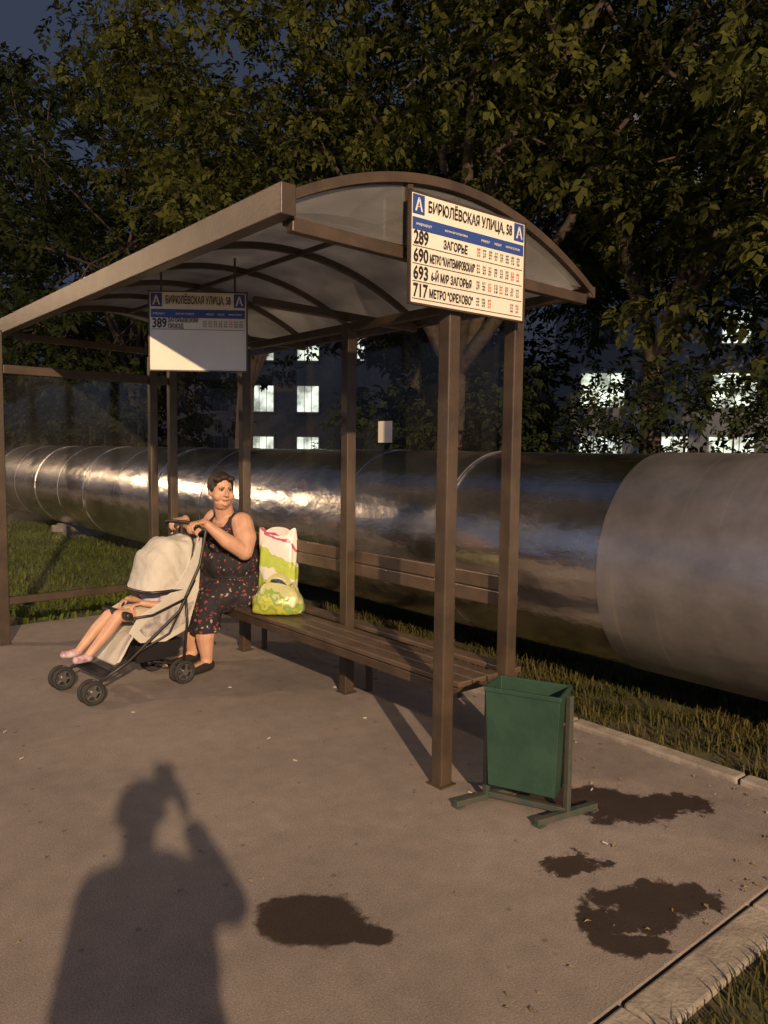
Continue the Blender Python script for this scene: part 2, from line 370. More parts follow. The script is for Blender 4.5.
NS=30
xs=[XF+(XR-XF)*i/NS for i in range(NS+1)]
ar=MB()
def arch(y,w,z0,z1):
    vs=[];fs=[]
    for x in xs:
        for yy,zz in ((y-w/2,z0),(y+w/2,z0),(y+w/2,z1),(y-w/2,z1)): vs.append((x,yy,rz(x,zz)))
    for i in range(NS):
        for k in range(4):
            k2=(k+1)%4;fs.append((i*4+k,(i+1)*4+k,(i+1)*4+k2,i*4+k2))
    ar.add(vs,fs)
arch(Y0,.05,-.030,.012);arch(6.68,.05,-.05,-.002)
for y,w in [(3.3,.025),(4.0,.035),(4.67,.025),(5.35,.035),(6.0,.025)]: arch(y,w,-.038,-.002)
ar.beam((2.26,Y0,2.47),(2.26,Y0,rz(2.26,-.03)),.03)
ar.beam((PXB,Y0,2.43),(PXB,Y0,rz(PXB,-.03)),.03)
for x in (2.6,): ar.beam((x,2.63,rz(x,-.035)),(x,6.66,rz(x,-.035)),.02,.025)
ar.obj('roof_arches',M_frame,sh)
vs=[];fs=[]
for j,y in enumerate((Y0+.02,7.02)):
    for k in (0,.008):
        for x in xs: vs.append((x,y,rz(x,k)))
n=NS+1
for i in range(NS):
    fs+=[(i,i+1,2*n+i+1,2*n+i),(n+i,3*n+i,3*n+i+1,n+i+1),(i,n+i,n+i+1,i+1),(2*n+i,2*n+i+1,3*n+i+1,3*n+i)]
mesh_obj('roof_sheet',vs,fs,M_roof,sh,True)
g=MB()
def pane(p,q,z0,z1): g.add([(p[0],p[1],z0),(q[0],q[1],z0),(q[0],q[1],z1),(p[0],p[1],z1)],[(0,1,2,3)])
pane((1.58,6.665),(2.77,6.68),.39,2.16)
for y0,y1 in zip(ys[:-1],ys[1:]): pane((PXB,y0+.04),(PXB,y1-.04),1.08,2.34)
g.obj('glass_panels',M_glass,sh)
b=MB();b.box((PXB-.008,3.62,1.71),(.003,.13,.13));b.obj('paper_notice',M_white,sh)
vs=[];fs=[]
for i,x in enumerate(xs): vs+=[(x,Y0+.005,2.49),(x,Y0+.005,max(2.492,rz(x,-.031)))]
for i in range(NS): fs.append((2*i,2*i+2,2*i+3,2*i+1))
mesh_obj('gable_panel',vs,fs,M_smoke,sh)
# ------------------------------------------------------------------ bench
be=empty('bench')
b=MB()
for i,x in enumerate((2.71,2.815,2.915,3.085)): b.box((x,4.18,.445),(.095 if i!=2 else .075,3.1,.03))
b.obj('seat_slats',M_wood,be,bevel=.006)
b=MB();b.box((3.05,4.16,.905),(.03,3.1,.08));b.box((3.05,4.16,.82),(.03,3.1,.08));b.obj('backrest',M_wood,be,bevel=.006)
b=MB()
for y in (2.70,3.93,5.28): 
    b.beam((2.67,y,.405),(3.16,y,.405),.04,.045)
    b.beam((3.13,y,.0),(3.13,y,.38),.035)
b.beam((2.68,2.64,.40),(2.68,5.7,.40),.03,.05)
b.obj('bench_brackets',M_frame,be,bevel=.004)

# ------------------------------------------------------------------ signs
def text(s,x,z,w,h,m,parent,bold=.0,y=-.010,al='LEFT'):
    cu=bpy.data.curves.new('lettering','FONT');cu.body=s;cu.size=1;cu.offset=bold;cu.resolution_u=3
    o=bpy.data.objects.new('lettering',cu);cu.materials.append(m);link(o,parent)
    bpy.context.view_layer.update();d=o.dimensions
    sc=h/.72;sx=w/max(d.x,.01) if w else sc
    o.scale=(sx,sc,1);o.rotation_euler=(math.pi/2,0,0);o.location=(x,y,z);return o
def rect(x0,z0,x1,z1,m,parent,name,y=-.008,t=.003):
    q=MB();q.box(((x0+x1)/2,y,(z0+z1)/2),(x1-x0,t,z1-z0));return q.obj(name,m,parent)
def stop_sign(loc,rz_,W,Hh,rows,seed):
    e=empty('bus_stop_sign',loc,rz_)
    q=MB();q.box((0,0,0),(W,.012,Hh));q.obj('board',M_white,e,bevel=.003)
    q=MB()
    for sx in (-1,1): q.beam((sx*W/2,-.002,-Hh/2-.006),(sx*W/2,-.002,Hh/2+.006),.008,.018,up=(0,1,0))
    for sz in (-1,1): q.beam((-W/2,-.002,sz*Hh/2),(W/2,-.002,sz*Hh/2),.018,.008)
    q.obj('sign_frame',M_frame,e)
    l,t=-W/2,Hh/2
    a=.078
    for x,dz in ((l+.012,0),(l+W-a*.85-.012,-.0)):
        rect(x,t-a-.012,x+a*.85,t-.010,M_blue,e,'letter_plate',-.008)
        text('А',x+a*.14,t-a-.000,a*.57,a*.68,M_white,e,.02,y=-.011)
    text('БИРЮЛЁВСКАЯ УЛИЦА, 58',l+a+.02,t-.072,W-2*a-.04,.046,M_black,e,.02)
    rect(l+.012,t-.155,l+W-.012,t-.105,M_blue,e,'header_bar')
    r=random.Random(seed)
    for x,w in ((.03,.09),(.2,.14),(.43,.06),(.52,.05),(.60,.1)): text('маршрут' if w<.1 else 'конечная остановка',l+x*W/.74,t-.136,w*W/.74,.012,M_white,e,.01,y=-.011)
    z=t-.155
    rh=(Hh-.170)/4
    for i,(num,nm,nw) in enumerate(rows):
        zz=z-rh*(i+1)+.016
        text(num,l+.018,zz,.085,.056,M_black,e,.025)
        text(nm,l+.112+(nw[0] if isinstance(nw,tuple) else 0),zz+.004+(.028 if '\n' in nm else 0),(nw[1] if isinstance(nw,tuple) else nw),.036 if '\n' not in nm else .026,M_black,e,.025)
        for k in range(8):
            if i==3 and k in (3,4,5): continue
            text('\n'.join('%02d'%r.randint(0,59) for _ in range(3)),l+W*.55+k*W*.053,zz+.034,.022,.010,M_black if r.random()<.8 else M_red,e,.01)
        rect(l+.015,zz-.011,l+W-.015,zz-.009,M_black,e,'rule')
    return e
s1=stop_sign((2.570,2.525,2.462),0,.735,.465,[('289','ЗАГОРЬЕ',(.08,.15)),('690','МЕТРО "КАНТЕМИРОВСКАЯ"',.28),('693','6-Й М/Р ЗАГОРЬЯ',(.01,.25)),('717','МЕТРО "ОРЕХОВО"',.27)],1)
s2=stop_sign((2.135,4.375,2.30),math.atan2(-.35,.47),.585,.47,[('389','ЗАГОРЬЕВСКИЙ\nПРОЕЗД',(.0,.18))],2)
q=MB()
for x in (-.22,.22): q.beam((x,0,.235),(x,0,.44),.012)
q.obj('sign_hanger',M_frame,s2)

# ------------------------------------------------------------------ litter bin
lb=empty('litter_bin')
ang=math.atan2(-.32,.14)
bc=V((2.63,2.165,0));M3=Matrix.Rotation(ang,3,'Z')
def L2(x,y,z): return bc+M3@V((x,y,0))+V((0,0,z))
def ringv(hx,hy,z): return [L2(-hx,-hy,z),L2(hx,-hy,z),L2(hx,hy,z),L2(-hx,hy,z)]
vs=ringv(.150,.085,.115)+ringv(.166,.10,.545)+ringv(.172,.106,.545)+ringv(.172,.106,.565)+ringv(.158,.092,.565)+ringv(.142,.077,.125)
fs=[(3,2,1,0)]
for k in range(5):
    for i in range(4): fs.append((k*4+i,k*4+(i+1)%4,(k+1)*4+(i+1)%4,(k+1)*4+i))
fs.append((20,21,22,23))
o=mesh_obj('bin_body',vs,fs,M_green,lb);m=o.modifiers.new('b','BEVEL');m.width=.006;m.segments=2
b=MB()
for sx in (-1,1):
    p=L2(sx*.185,0,0);b.beam((p.x,p.y,.02),(p.x,p.y,.55),.026)
    b.beam((p.x-.17,p.y+.03,.022),(p.x+.17,p.y-.03,.022),.032,.028)
    for e in (-1,1): b.box((p.x+e*.15,p.y-e*.027,.005),(.045,.045,.010))
p=L2(-.185,0,.035);q_=L2(.185,0,.035);b.beam(p,q_,.026)
p=L2(-.185,0,.42);q_=L2(.185,0,.42);b.beam(p,q_,.012)
b.obj('bin_stand',mat('bin_stand_paint',(.03,.05,.042),.5,col2=(.06,.055,.045),nscale=14),lb,bevel=.003)

# ------------------------------------------------------------------ heating pipe
hp=empty('heating_pipe')
PX,PZ,PR=4.55,.90,.70
def pipe_seg(name,path,r,mt,seg=72):
    q=MB();q.tube(path,r,seg);o=q.obj(name,mt,hp,smooth=True)
    m=o.modifiers.new('e','EDGE_SPLIT');m.split_angle=math.radians(40);return o
YS=2.68
pipe_seg('dull_section',[(PX,-14,PZ),(PX,-9,PZ),(PX,-4,PZ),(PX,0,PZ),(PX,YS,PZ)],PR+.008,M_pipe2)
jr=random.Random(8);yy=[YS,4.05,5.3,6.6,7.9,9.2,10.5,11.8,13,14.3,15.6,17]
for a_,c_ in zip(yy[:-1],yy[1:]):
    k=.004*jr.random();dx,dz=jr.uniform(-.006,.006),jr.uniform(-.006,.004)
    pipe_seg('jacket_section',[(PX+dx,a_-.02,PZ+dz),(PX+dx,(a_+c_)/2,PZ+dz),(PX+dx,c_+.01,PZ+dz)],PR+k,M_pipe)
el=[(PX+1.3*(1-math.cos(t)),17.0+1.3*math.sin(t),PZ) for t in [math.pi/2*i/8 for i in range(9)]]
pipe_seg('elbow',el,PR,M_pipe);pipe_seg('branch',[el[-1],(PX+6,18.3,PZ)],PR,M_pipe)
b=MB()
for y in yy: b.ring((PX,y,PZ),(0,1,0),PR+.003,.005,72,6)
for y in (1.35,.1,-1.2): b.ring((PX,y,PZ),(0,1,0),PR+.008,.004,72,6)
b.obj('jacket_seams',M_pipe2,hp,smooth=True)
b=MB()
for y in (-6,-1,9,14): b.box((PX,y,.08),(.7,.5,.3));b.box((PX,y,.16),(1.0,.12,.12))
b.obj('pipe_supports',M_conc,hp,bevel=.01)

# ------------------------------------------------------------------ trees
def leaves_mesh(name,centers,radii,per,leaf,mt,parent,seed,droop=.5,nl=5):
    rng=np.random.default_rng(seed)
    C=np.repeat(np.array(centers),per,axis=0);Rr=np.repeat(np.array(radii),per)
    n=len(C)
    d=rng.normal(size=(n,3));d/=np.linalg.norm(d,axis=1)[:,None]
    rad=rng.uniform(.25,1,n)**.6
    P=C+d*(Rr*rad)[:,None]*np.array([1,1,.7])
    D=d*np.array([1,1,.4])+rng.normal(size=(n,3))*.5;D[:,2]-=droop
    D/=np.linalg.norm(D,axis=1)[:,None]
    up=rng.normal(size=(n,3))*.4+np.array([0,0,1]);S=np.cross(D,up);S/=np.linalg.norm(S,axis=1)[:,None]
    Nn=np.cross(S,D)
    L=leaf*rng.uniform(.7,1.3,n)
    quads=[]
    for (off,ang,sc) in ((1.0,0,1.05),(.75,.9,.85),(.75,-.9,.85),(.3,1.05,.8),(.3,-1.05,.8))[:nl]:
        base=P+D*(L*off)[:,None]
        a=ang+rng.normal(size=n)*.15
        dr=D*np.cos(a)[:,None]+S*np.sin(a)[:,None];dr=dr+Nn*(rng.normal(size=n)*.25)[:,None]
        sd=np.cross(dr,Nn);sd/=np.linalg.norm(sd,axis=1)[:,None]
        l=(L*sc)[:,None];w=l*.27
        q=np.stack([base,base+dr*l*.45+sd*w+Nn*w*.3,base+dr*l-Nn*l*.12,base+dr*l*.45-sd*w+Nn*w*.3],1)
        quads.append(q)
    Q=np.concatenate(quads,0).reshape(-1,3);nf=len(Q)//4
    me=bpy.data.meshes.new(name);me.vertices.add(len(Q));me.vertices.foreach_set('co',Q.astype(np.float32).ravel())
    me.loops.add(len(Q));me.loops.foreach_set('vertex_index',np.arange(len(Q),dtype=np.int32))
    me.polygons.add(nf);me.polygons.foreach_set('loop_start',np.arange(0,len(Q),4,dtype=np.int32))
    me.update(calc_edges=True);me.validate()
    o=bpy.data.objects.new(name,me);me.materials.append(mt);return link(o,parent)
def tree(name,base,h,cc,cr,nc,per,leaf,mt,seed,trunk=.16,forks=7,extra=[]):
    e=empty(name);r=random.Random(seed);b=MB();base=V(base);cc=V(cc)
    centers=[];radii=[]
    top=base+V((0,0,h*.30))
    p=[base+V((0,0,-.1)),base+V((r.uniform(-.1,.1),r.uniform(-.1,.1),h*.12)),top]
    b.tube(p,[trunk*1.25,trunk,trunk*.85],10)
    tips=[]
    for i in range(forks):
        a=2*math.pi*i/forks+r.uniform(-.3,.3);k=r.uniform(.35,.85)
        t=cc+V((math.cos(a)*cr[0]*k,math.sin(a)*cr[1]*k,r.uniform(-.5,.75)*cr[2]))
        mid=top.lerp(t,.45)+V((r.uniform(-.3,.3),r.uniform(-.3,.3),r.uniform(.0,.6)))
        m2=top.lerp(t,.75)+V((r.uniform(-.2,.2),r.uniform(-.2,.2),r.uniform(.0,.3)))
        b.tube([top-V((0,0,.15)),top.lerp(mid,.5)+V((r.uniform(-.1,.1),r.uniform(-.1,.1),0)),mid,m2,t],[trunk*.7,trunk*.5,trunk*.36,trunk*.22,trunk*.08],7)
        tips.append((mid,m2,t))
    for i in range(nc):
        while True:
            d=V((r.uniform(-1,1),r.uniform(-1,1),r.uniform(-1,1)))
            if .25<d.length<1: break
        c=cc+V((d.x*cr[0],d.y*cr[1],d.z*cr[2]))
        centers.append(tuple(c));radii.append(r.uniform(.3,.8))
        if r.random()<.5:
            s=min((q for tt in tips for q in tt),key=lambda q:(q-c).length)
            m=s.lerp(c,.5)+V((r.uniform(-.15,.15),r.uniform(-.15,.15),r.uniform(0,.2)))
            b.tube([s,m,c],[trunk*.2,trunk*.11,.008],5)
    for c,rr in extra: centers.append(c);radii.append(rr)
    b.obj('trunk_and_limbs',M_bark,e,smooth=True)
    leaves_mesh('foliage',centers,radii,per,leaf,mt,e,seed)
    return e
def W(px,py,fwd):   # design-time: compass bearing + distance to world metres
    rt=(px-384)/770*fwd; z=1.6+(450-py)/770*fwd
    return (.6363*fwd+.7714*rt,.7714*fwd-.6363*rt,z)
tree('maple_tree',(8.0,4.9,0),9,(8.4,4.6,6.3),(3.2,3.4,3.2),110,50,.12,M_leaf,11,trunk=.13,
     extra=[((6.6,3.3,3.9),.6),((6.5,2.9,3.3),.5),((6.4,2.5,4.2),.6),((6.2,3.0,4.6),.6),((6.9,4.2,3.0),.45),((5.9,2.4,3.9),.45),((7.4,3.4,2.6),.5),((7.2,2.6,2.7),.45)])
tree('maple_tree',(6.9,7.0,0),9,(7.1,6.6,6.6),(2.8,3.2,3.2),115,50,.11,M_leaf,12)
tree('maple_tree',(6.3,11.2,0),9,(6.4,10.6,6.6),(2.6,3.4,3.2),120,50,.11,M_leaf,13,
     extra=[((4.3,8.6,4.6),.55),((4.0,8.2,4.3),.4),((4.9,8.2,4.9),.55),((4.6,9.1,5.2),.5)])
tree('maple_tree',(6.8,2.0,0),8,(7.2,1.6,5.6),(2.4,2.6,2.5),75,50,.10,M_leaf,14,trunk=.10)
tree('lime_tree',(7.5,19,0),11,(7.0,19,6.0),(4.4,5.4,5.0),190,45,.16,M_leafd,15)
tree('lime_tree',(14,13,0),12,(14,13,8.2),(5,6,4.4),150,45,.16,M_leafd,16)
tree('lime_tree',(15,5,0),12,(15,5,8.8),(5,5,4.2),120,45,.16,M_leafd,17)
def shrub(c,r_,n,seed):
    e=empty('shrub');r=random.Random(seed);cs=[];rs=[];b=MB()
    for i in range(n):
        p=(c[0]+r.uniform(-r_[0],r_[0]),c[1]+r.uniform(-r_[1],r_[1]),.3+r.uniform(0,r_[2]));cs.append(p);rs.append(r.uniform(.3,.5))
        if i%3==0: b.tube([(c[0]+r.uniform(-.6,.6)*r_[0],p[1]+r.uniform(-.3,.3),-.05),(p[0],p[1],p[2]*.5),p],[.025,.018,.006],5)
    b.obj('stems',M_bark,e);leaves_mesh('foliage',cs,rs,45,.08,M_leafd,e,seed);return e
shrub((7.2,4.4,0),(1.0,1.8,2.1),54,21);shrub((7.4,7.9,0),(.9,1.2,2.2),34,24);shrub((7.2,13.0,0),(1.1,2.4,.8),40,22);shrub((7.6,1.2,0),(.8,2.4,1.9),56,23);shrub((6.2,16.6,0),(.8,1.4,2.4),34,25)
r=random.Random(3);cs=[];rs=[]
for i in range(440):
    f=r.uniform(23,34);px=r.uniform(-260,1000);z=r.uniform(.5,13)
    if 195<px<355 and z<6.4: continue
    if px>600 and z<6.0: continue
    a=W(px,0,f);cs.append((a[0],a[1],z));rs.append(r.uniform(1.0,1.7))
leaves_mesh('distant_trees',cs,rs,70,.34,M_leafd,None,31,droop=.3,nl=3)

# ------------------------------------------------------------------ buildings
def emis(name,c,s):
    m=bpy.data.materials.new(name);m.use_nodes=True;nt=m.node_tree;b=nt.nodes['Principled BSDF']
    b.inputs['Base Color'].default_value=(*[x*.3 for x in c],1)
    tc=nt.nodes.new('ShaderNodeTexCoord');n=nt.nodes.new('ShaderNodeTexNoise');n.inputs['Scale'].default_value=1.4;n.inputs['Detail'].default_value=3
    nt.links.new(tc.outputs['Object'],n.inputs['Vector'])
    r=nt.nodes.new('ShaderNodeValToRGB');r.color_ramp.elements[0].position=.38;r.color_ramp.elements[0].color=(*[x*.25 for x in c],1);r.color_ramp.elements[1].position=.6;r.color_ramp.elements[1].color=(*c,1)
    nt.links.new(n.outputs['Fac'],r.inputs['Fac']);nt.links.new(r.outputs[0],b.inputs['Emission Color']);b.inputs['Emission Strength'].default_value=s
    return m
def building(name,c,rzv,wd,dp,storeys,wall,lit,seed,shop=None,pitch=3.0):
    e=empty(name,c,rzv);r=random.Random(seed);H_=storeys*3.0+.6
    q=MB();q.box((0,dp/2,H_/2),(wd,dp,H_));q.obj('walls',wall,e)
    q=MB();q.box((0,dp/2,H_+.15),(wd+.5,dp+.5,.3));q.obj('roof',M_conc,e)
    n=int(wd/pitch);fr=MB();gl={0:MB(),1:MB(),2:MB()}
    for s in range(storeys):
        for i in range(n):
            x=-wd/2+(i+.5)*wd/n;z=.9+s*3.0+.75;w,h=1.3,1.6
            if shop is not None and s in shop: w,h,z=2.1,1.7,s*3+1.7
            fr.box((x,-.03,z),(w+.16,.12,h+.16))
            k=1 if (lit(i,s) if callable(lit) else r.random()<lit) else 0
            if shop is not None and s in shop and r.random()<.8: k=2
            for j in (-1,0,1): gl[k].box((x+j*w*.33,-.10,z),(w*.30,.04,h*.94))
    fr.obj('window_frames',wall,e)
    gl[0].obj('dark_windows',mat('dark_pane',(.02,.025,.035),.1),e)
    if gl[1].v: gl[1].obj('lit_windows',emis('lit_pane',(.92,1.0,.86),1.3),e)
    if gl[2].v: gl[2].obj('lit_shopfront',emis('lit_shop',(.90,1.0,.80),1.5),e)
    return e
W_b1=mat('brick_wall',(.14,.135,.125),.9,col2=(.19,.18,.17),nscale=4)
W_b2=mat('panel_wall',(.24,.26,.29),.9,col2=(.29,.31,.34),nscale=2)
# six bays: the two in the middle of the visible gap are lit on every floor
a=W(285,0,46);building('apartment_building',(a[0],a[1],-.1),math.radians(-39.5),16,10,5,W_b1,lambda i,s:(i in (2,3)) or (i==4 and s==2),5,pitch=2.4)
a=W(830,0,36);building('apartment_building',(a[0],a[1],-.1),math.radians(-48),24,12,6,W_b2,.35,8,shop=(0,1))

# ------------------------------------------------------------------ people
def basis(f,up=(0,0,1)):
    f=V(f).normalized();r=f.cross(V(up)).normalized();u=r.cross(f).normalized()
    return Matrix((r,f,u)).transposed()
def head(b,c,f,s=1.0,up=(0,0,1),full=0):
    M=basis(f,up);c=V(c)
    def P(x,y,z): return c+M@(V((x,y,z))*s)
    def E(p,r): b.ell(P(*p),[k*s for k in r],M)
    E((0,-.012,.03),(.074,.094,.084));E((0,.018,-.02),(.064+full*.006,.070,.088));E((0,.032,-.075),(.046+full*.012,.048,.036+full*.004))
    for x in (-1,1):
        E((x*(.036+full*.006),.054,-.032),(.028+full*.004,.028,.032));E((x*.077,-.008,-.008),(.010,.020,.030));E((x*.028,.078,.026),(.024,.010,.007))
    b.cap(P(0,.084,.012),.0075*s,P(0,.106,-.022),.0130*s);b.cap(P(-.013,.094,-.026),.008*s,P(.013,.094,-.026),.008*s)
    E((0,.084,-.050),(.024,.011,.006));E((0,.082,-.059),(.021,.011,.006));E((0,.076,-.086),(.022,.016,.014))
    if full: E((0,.02,-.10),(.05,.05,.03))
    return P,M
def eyes(name,P,M,s,parent,mw,md):
    q=MB()
    for x in (-1,1): q.ell(P(x*.029,.078,.010),(.0125*s,.009*s,.0065*s),M)
    q.obj('eye_whites',mw,parent,smooth=True)
    q=MB()
    for x in (-1,1):
        q.ell(P(x*.029,.0855,.010),(.0070*s,.003*s,.0060*s),M)
        q.cap(P(x*.014,.090,.027),.0034*s,P(x*.046,.079,.026),.0026*s,6)
        q.cap(P(x*.017,.0855,.0175),.0026*s,P(x*.042,.080,.016),.0026*s,6)
    q.obj('irises_brows',md,parent,smooth=True)
def hand(b,w,d,n,s,k=1.0,curl=(35,55,45)):
    w=V(w);d=V(d).normalized();n=V(n).normalized();s=V(s).normalized()
    for i,lf in enumerate((.95,1.05,1.0,.8)):
        off=s*(.030-.020*i)*k
        kn=w+d*(.085-.004*abs(i-1.3))*k+off
        b.cap(w+off*.55,.016*k,kn,.0115*k,8)
        a=0;p=kn
        for L,c,rr in zip((.040,.026,.020),curl,(.0095,.0085,.0075)):
            a+=math.radians(c);q=p+(d*math.cos(a)+n*math.sin(a))*L*lf*k;b.cap(p,rr*k,q,rr*.92*k,8);p=q
    t0=w+s*.018*k+d*.015*k;t1=w+s*.046*k+d*.050*k+n*.012*k;t2=t1+(d*.6+n*.7-s*.1).normalized()*.030*k;t3=t2+(d*.3+n*.8-s*.5).normalized()*.024*k
    b.cap(t0,.015*k,t1,.012*k,8);b.cap(t1,.0112*k,t2,.010*k,8);b.cap(t2,.0095*k,t3,.0085*k,8)
M_eye=mat('eye_white',(.5,.46,.4),.3)
M_lip=mat('lips',(.33,.13,.09),.5)
# --- seated woman
wo=empty('seated_woman')
b=MB()
fdir=(-.10,-.99,-.05)
Pw,Mw=head(b,(2.665,5.11,1.290),fdir,1.08,full=1)
b.cap((2.73,5.15,1.02),.074,(2.685,5.125,1.20),.066)
b.ell((2.74,5.15,1.04),(.10,.17,.075))
b.chain([((2.745,4.945,1.06),.080),((2.735,4.88,.96),.080),((2.70,4.830,.865),.062)])
b.chain([((2.70,4.830,.865),.060),((2.57,4.85,.95),.054),((2.425,4.90,1.085),.028)])
b.chain([((2.745,5.355,1.06),.080),((2.70,5.43,.95),.074),((2.60,5.44,.865),.056)])
b.chain([((2.60,5.44,.865),.056),((2.50,5.33,.96),.050),((2.425,5.20,1.085),.028)])
hand(b,(2.425,4.90,1.088),(-1,-.02,-.1),(0,0,-1),(0,1,0))
hand(b,(2.425,5.20,1.088),(-1,-.02,-.1),(0,0,-1),(0,-1,0))
b.chain([((2.80,5.05,.55),.10),((2.50,5.01,.47),.080),((2.50,5.005,.36),.074),((2.475,5.0,.25),.070),((2.485,4.995,.10),.044),((2.48,4.99,.06),.042)])
b.chain([((2.80,5.25,.55),.10),((2.50,5.25,.47),.080),((2.50,5.25,.36),.074),((2.485,5.25,.25),.070),((2.50,5.25,.10),.044),((2.49,5.25,.06),.042)])
b.chain([((2.48,4.99,.055),.036),((2.30,4.93,.035),.026)]);b.chain([((2.49,5.25,.055),.036),((2.29,5.22,.035),.026)])
b.remesh('body',M_skin,wo,.0055,2)
b=MB();b.cap(Pw(-.018,.094,-.0545),.0035,Pw(.018,.094,-.0545),.0035,6);b.obj('lips',M_lip,wo,smooth=True)
eyes('eyes',Pw,Mw,1.08,wo,M_eye,M_hair)
b=MB();S_=1.08
def EH(p,r): b.ell(Pw(*p),[k*S_ for k in r],Mw)
EH((0,-.024,.046),(.086,.096,.084));EH((0,-.105,.01),(.045,.032,.045))
for x in (-1,1): EH((x*.070,-.012,.026),(.018,.046,.048));EH((x*.042,.050,.083),(.034,.034,.022))
EH((0,.040,.096),(.046,.044,.022))
o=b.remesh('hair',M_hair,wo,.006,2);displace(o,.03,.007)
b=MB()
b.ell((2.86,5.15,.60),(.22,.27,.165));b.ell((2.765,5.15,.75),(.24,.255,.18));b.ell((2.785,5.15,.91),(.18,.22,.155))
for y in (5.06,5.24): b.ell((2.655,y,.925),(.11,.11,.10))
for y in (5.02,5.28): b.chain([((2.66,y,.98),.05),((2.735,y,1.096),.038),((2.82,y,1.02),.05)])
b.ell((2.83,5.15,1.0),(.08,.17,.09))
for y0,y1 in ((5.02,4.99),(5.15,5.13),(5.28,5.26)):
    b.chain([((2.82,y0,.57),.145),((2.60,(y0+y1)/2,.53),.13),((2.495,y1,.48),.105),((2.48,y1,.36),.105),((2.475,y1,.25),.112)])
b.ell((2.80,4.94,.51),(.16,.09,.10))
o=b.remesh('floral_dress',M_dress,wo,.009,4,cut=[((0,0,.30),(0,0,-1))]);displace(o,.10,.030)
b=MB()
for c,y in ((2.485,4.99),(2.495,5.25)):
    b.chain([((c+.015,y,.045),.042),((c-.09,y-.03,.035),.038),((c-.19,y-.06,.03),.030)])
b.remesh('shoes',M_shoe,wo,.006,2,cut=[((0,0,.078),(0,0,1)),((0,0,.001),(0,0,-1))])

# --- stroller
RS=math.atan2(-.075,-.66)+math.pi
st=empty('baby_stroller',(2.2,5.04,0),RS)
hw=.18
hx,hz=.03,.64
prof=[(0,-1),(.30,-1.03),(.60,-1.03),(.84,-.95),(.95,-.74),(1.0,-.40),(1.015,0),(1.0,.40),(.95,.74),(.84,.95),(.60,1.03),(.30,1.03),(0,1)]
def hoodR(a): return .385-.075*((a-72)/110)+.012*math.sin((a-72)/110*math.pi*2)
vs=[];fs=[];angs=[72,80,90,101,112,123,134,145,156,168,180]
def hp_(a,k,p,w,wk=1): 
    a_=math.radians(a);r_=hoodR(a)*k
    return (hx+math.cos(a_)*r_*p*.86,w*hw*wk,hz+math.sin(a_)*r_*p*(1-.06*math.sin(math.radians(a))**8))
for i,a in enumerate(angs):
    k=1.0 if i in (0,3,6,10) else .93
    for (p,w) in prof: vs.append(hp_(a,k,p,w,1 if k==1 else .97))
n=len(prof)
for i in range(len(angs)-1):
    for k in range(n-1): fs.append((i*n+k,i*n+k+1,(i+1)*n+k+1,(i+1)*n+k))
o=mesh_obj('hood',vs,fs,M_cream,st,True)
m=o.modifiers.new('ss','SUBSURF');m.levels=2;m.render_levels=2;displace(o,.05,.022);m=o.modifiers.new('s','SOLIDIFY');m.thickness=.005
b=MB()
for i in (0,10): b.tube([hp_(angs[i],1.012,p,w,1.02) for p,w in prof],.012 if i==10 else .006,6)
b.obj('hood_bows',M_dark,st,smooth=True)
pr=[(.15,.98),(.11,.80),(.05,.60),(-.02,.43),(-.12,.385),(-.26,.385),(-.34,.38),(-.42,.26),(-.47,.20)]
vs=[];fs=[]
for x,z in pr:
    for y,dz in ((-hw,.05),(-hw+.02,.012),(-.1,0),(0,-.006),(.1,0),(hw-.02,.012),(hw,.05)): vs.append((x,y,z+dz*(0 if x<-.35 else 1)))
for i in range(len(pr)-1):
    for k in range(6): fs.append((i*7+k,i*7+k+1,(i+1)*7+k+1,(i+1)*7+k))
o=mesh_obj('seat',vs,fs,M_cream,st,True);m=o.modifiers.new('s','SOLIDIFY');m.thickness=.02;m.offset=-1;m=o.modifiers.new('ss','SUBSURF');m.levels=1;m.render_levels=1
M_pat=mat('stroller_print',(.42,.40,.36),.85,col2=(.20,.19,.20),nscale=26,detail=2)
b=MB()
for sy in (-1,1):
    poly=[(.165,.97),(.135,.62),(.05,.37),(-.12,.31),(-.30,.33),(-.37,.40),(-.30,.50),(-.12,.58),(.0,.70)]
    y=sy*(hw+.004);v0=[(x,y,z) for x,z in poly];v1=[(x,y+sy*.012,z) for x,z in poly];k=len(poly)
    b.add(v0+v1,[tuple(range(k)),tuple(range(2*k-1,k-1,-1))]+[(i,(i+1)%k,k+(i+1)%k,k+i) for i in range(k)])
b.obj('side_panels',M_cream,st,bevel=.004)
b=MB()
for sy in (-1,1):
    poly=[(.10,.55),(.03,.41),(-.11,.35),(-.27,.365),(-.31,.41),(-.26,.46),(-.10,.52)]
    y=sy*(hw+.018);v0=[(x,y,z) for x,z in poly];v1=[(x,y+sy*.003,z) for x,z in poly];k=len(poly)
    b.add(v0+v1,[tuple(range(k)),tuple(range(2*k-1,k-1,-1))]+[(i,(i+1)%k,k+(i+1)%k,k+i) for i in range(k)])
b.obj('patterned_patch',M_pat,st)
b=MB();b.box((-.36,0,.505),(.05,.36,.045));b.obj('bumper_bar',M_dark,st,bevel=.015)
hw=.19
b=MB()
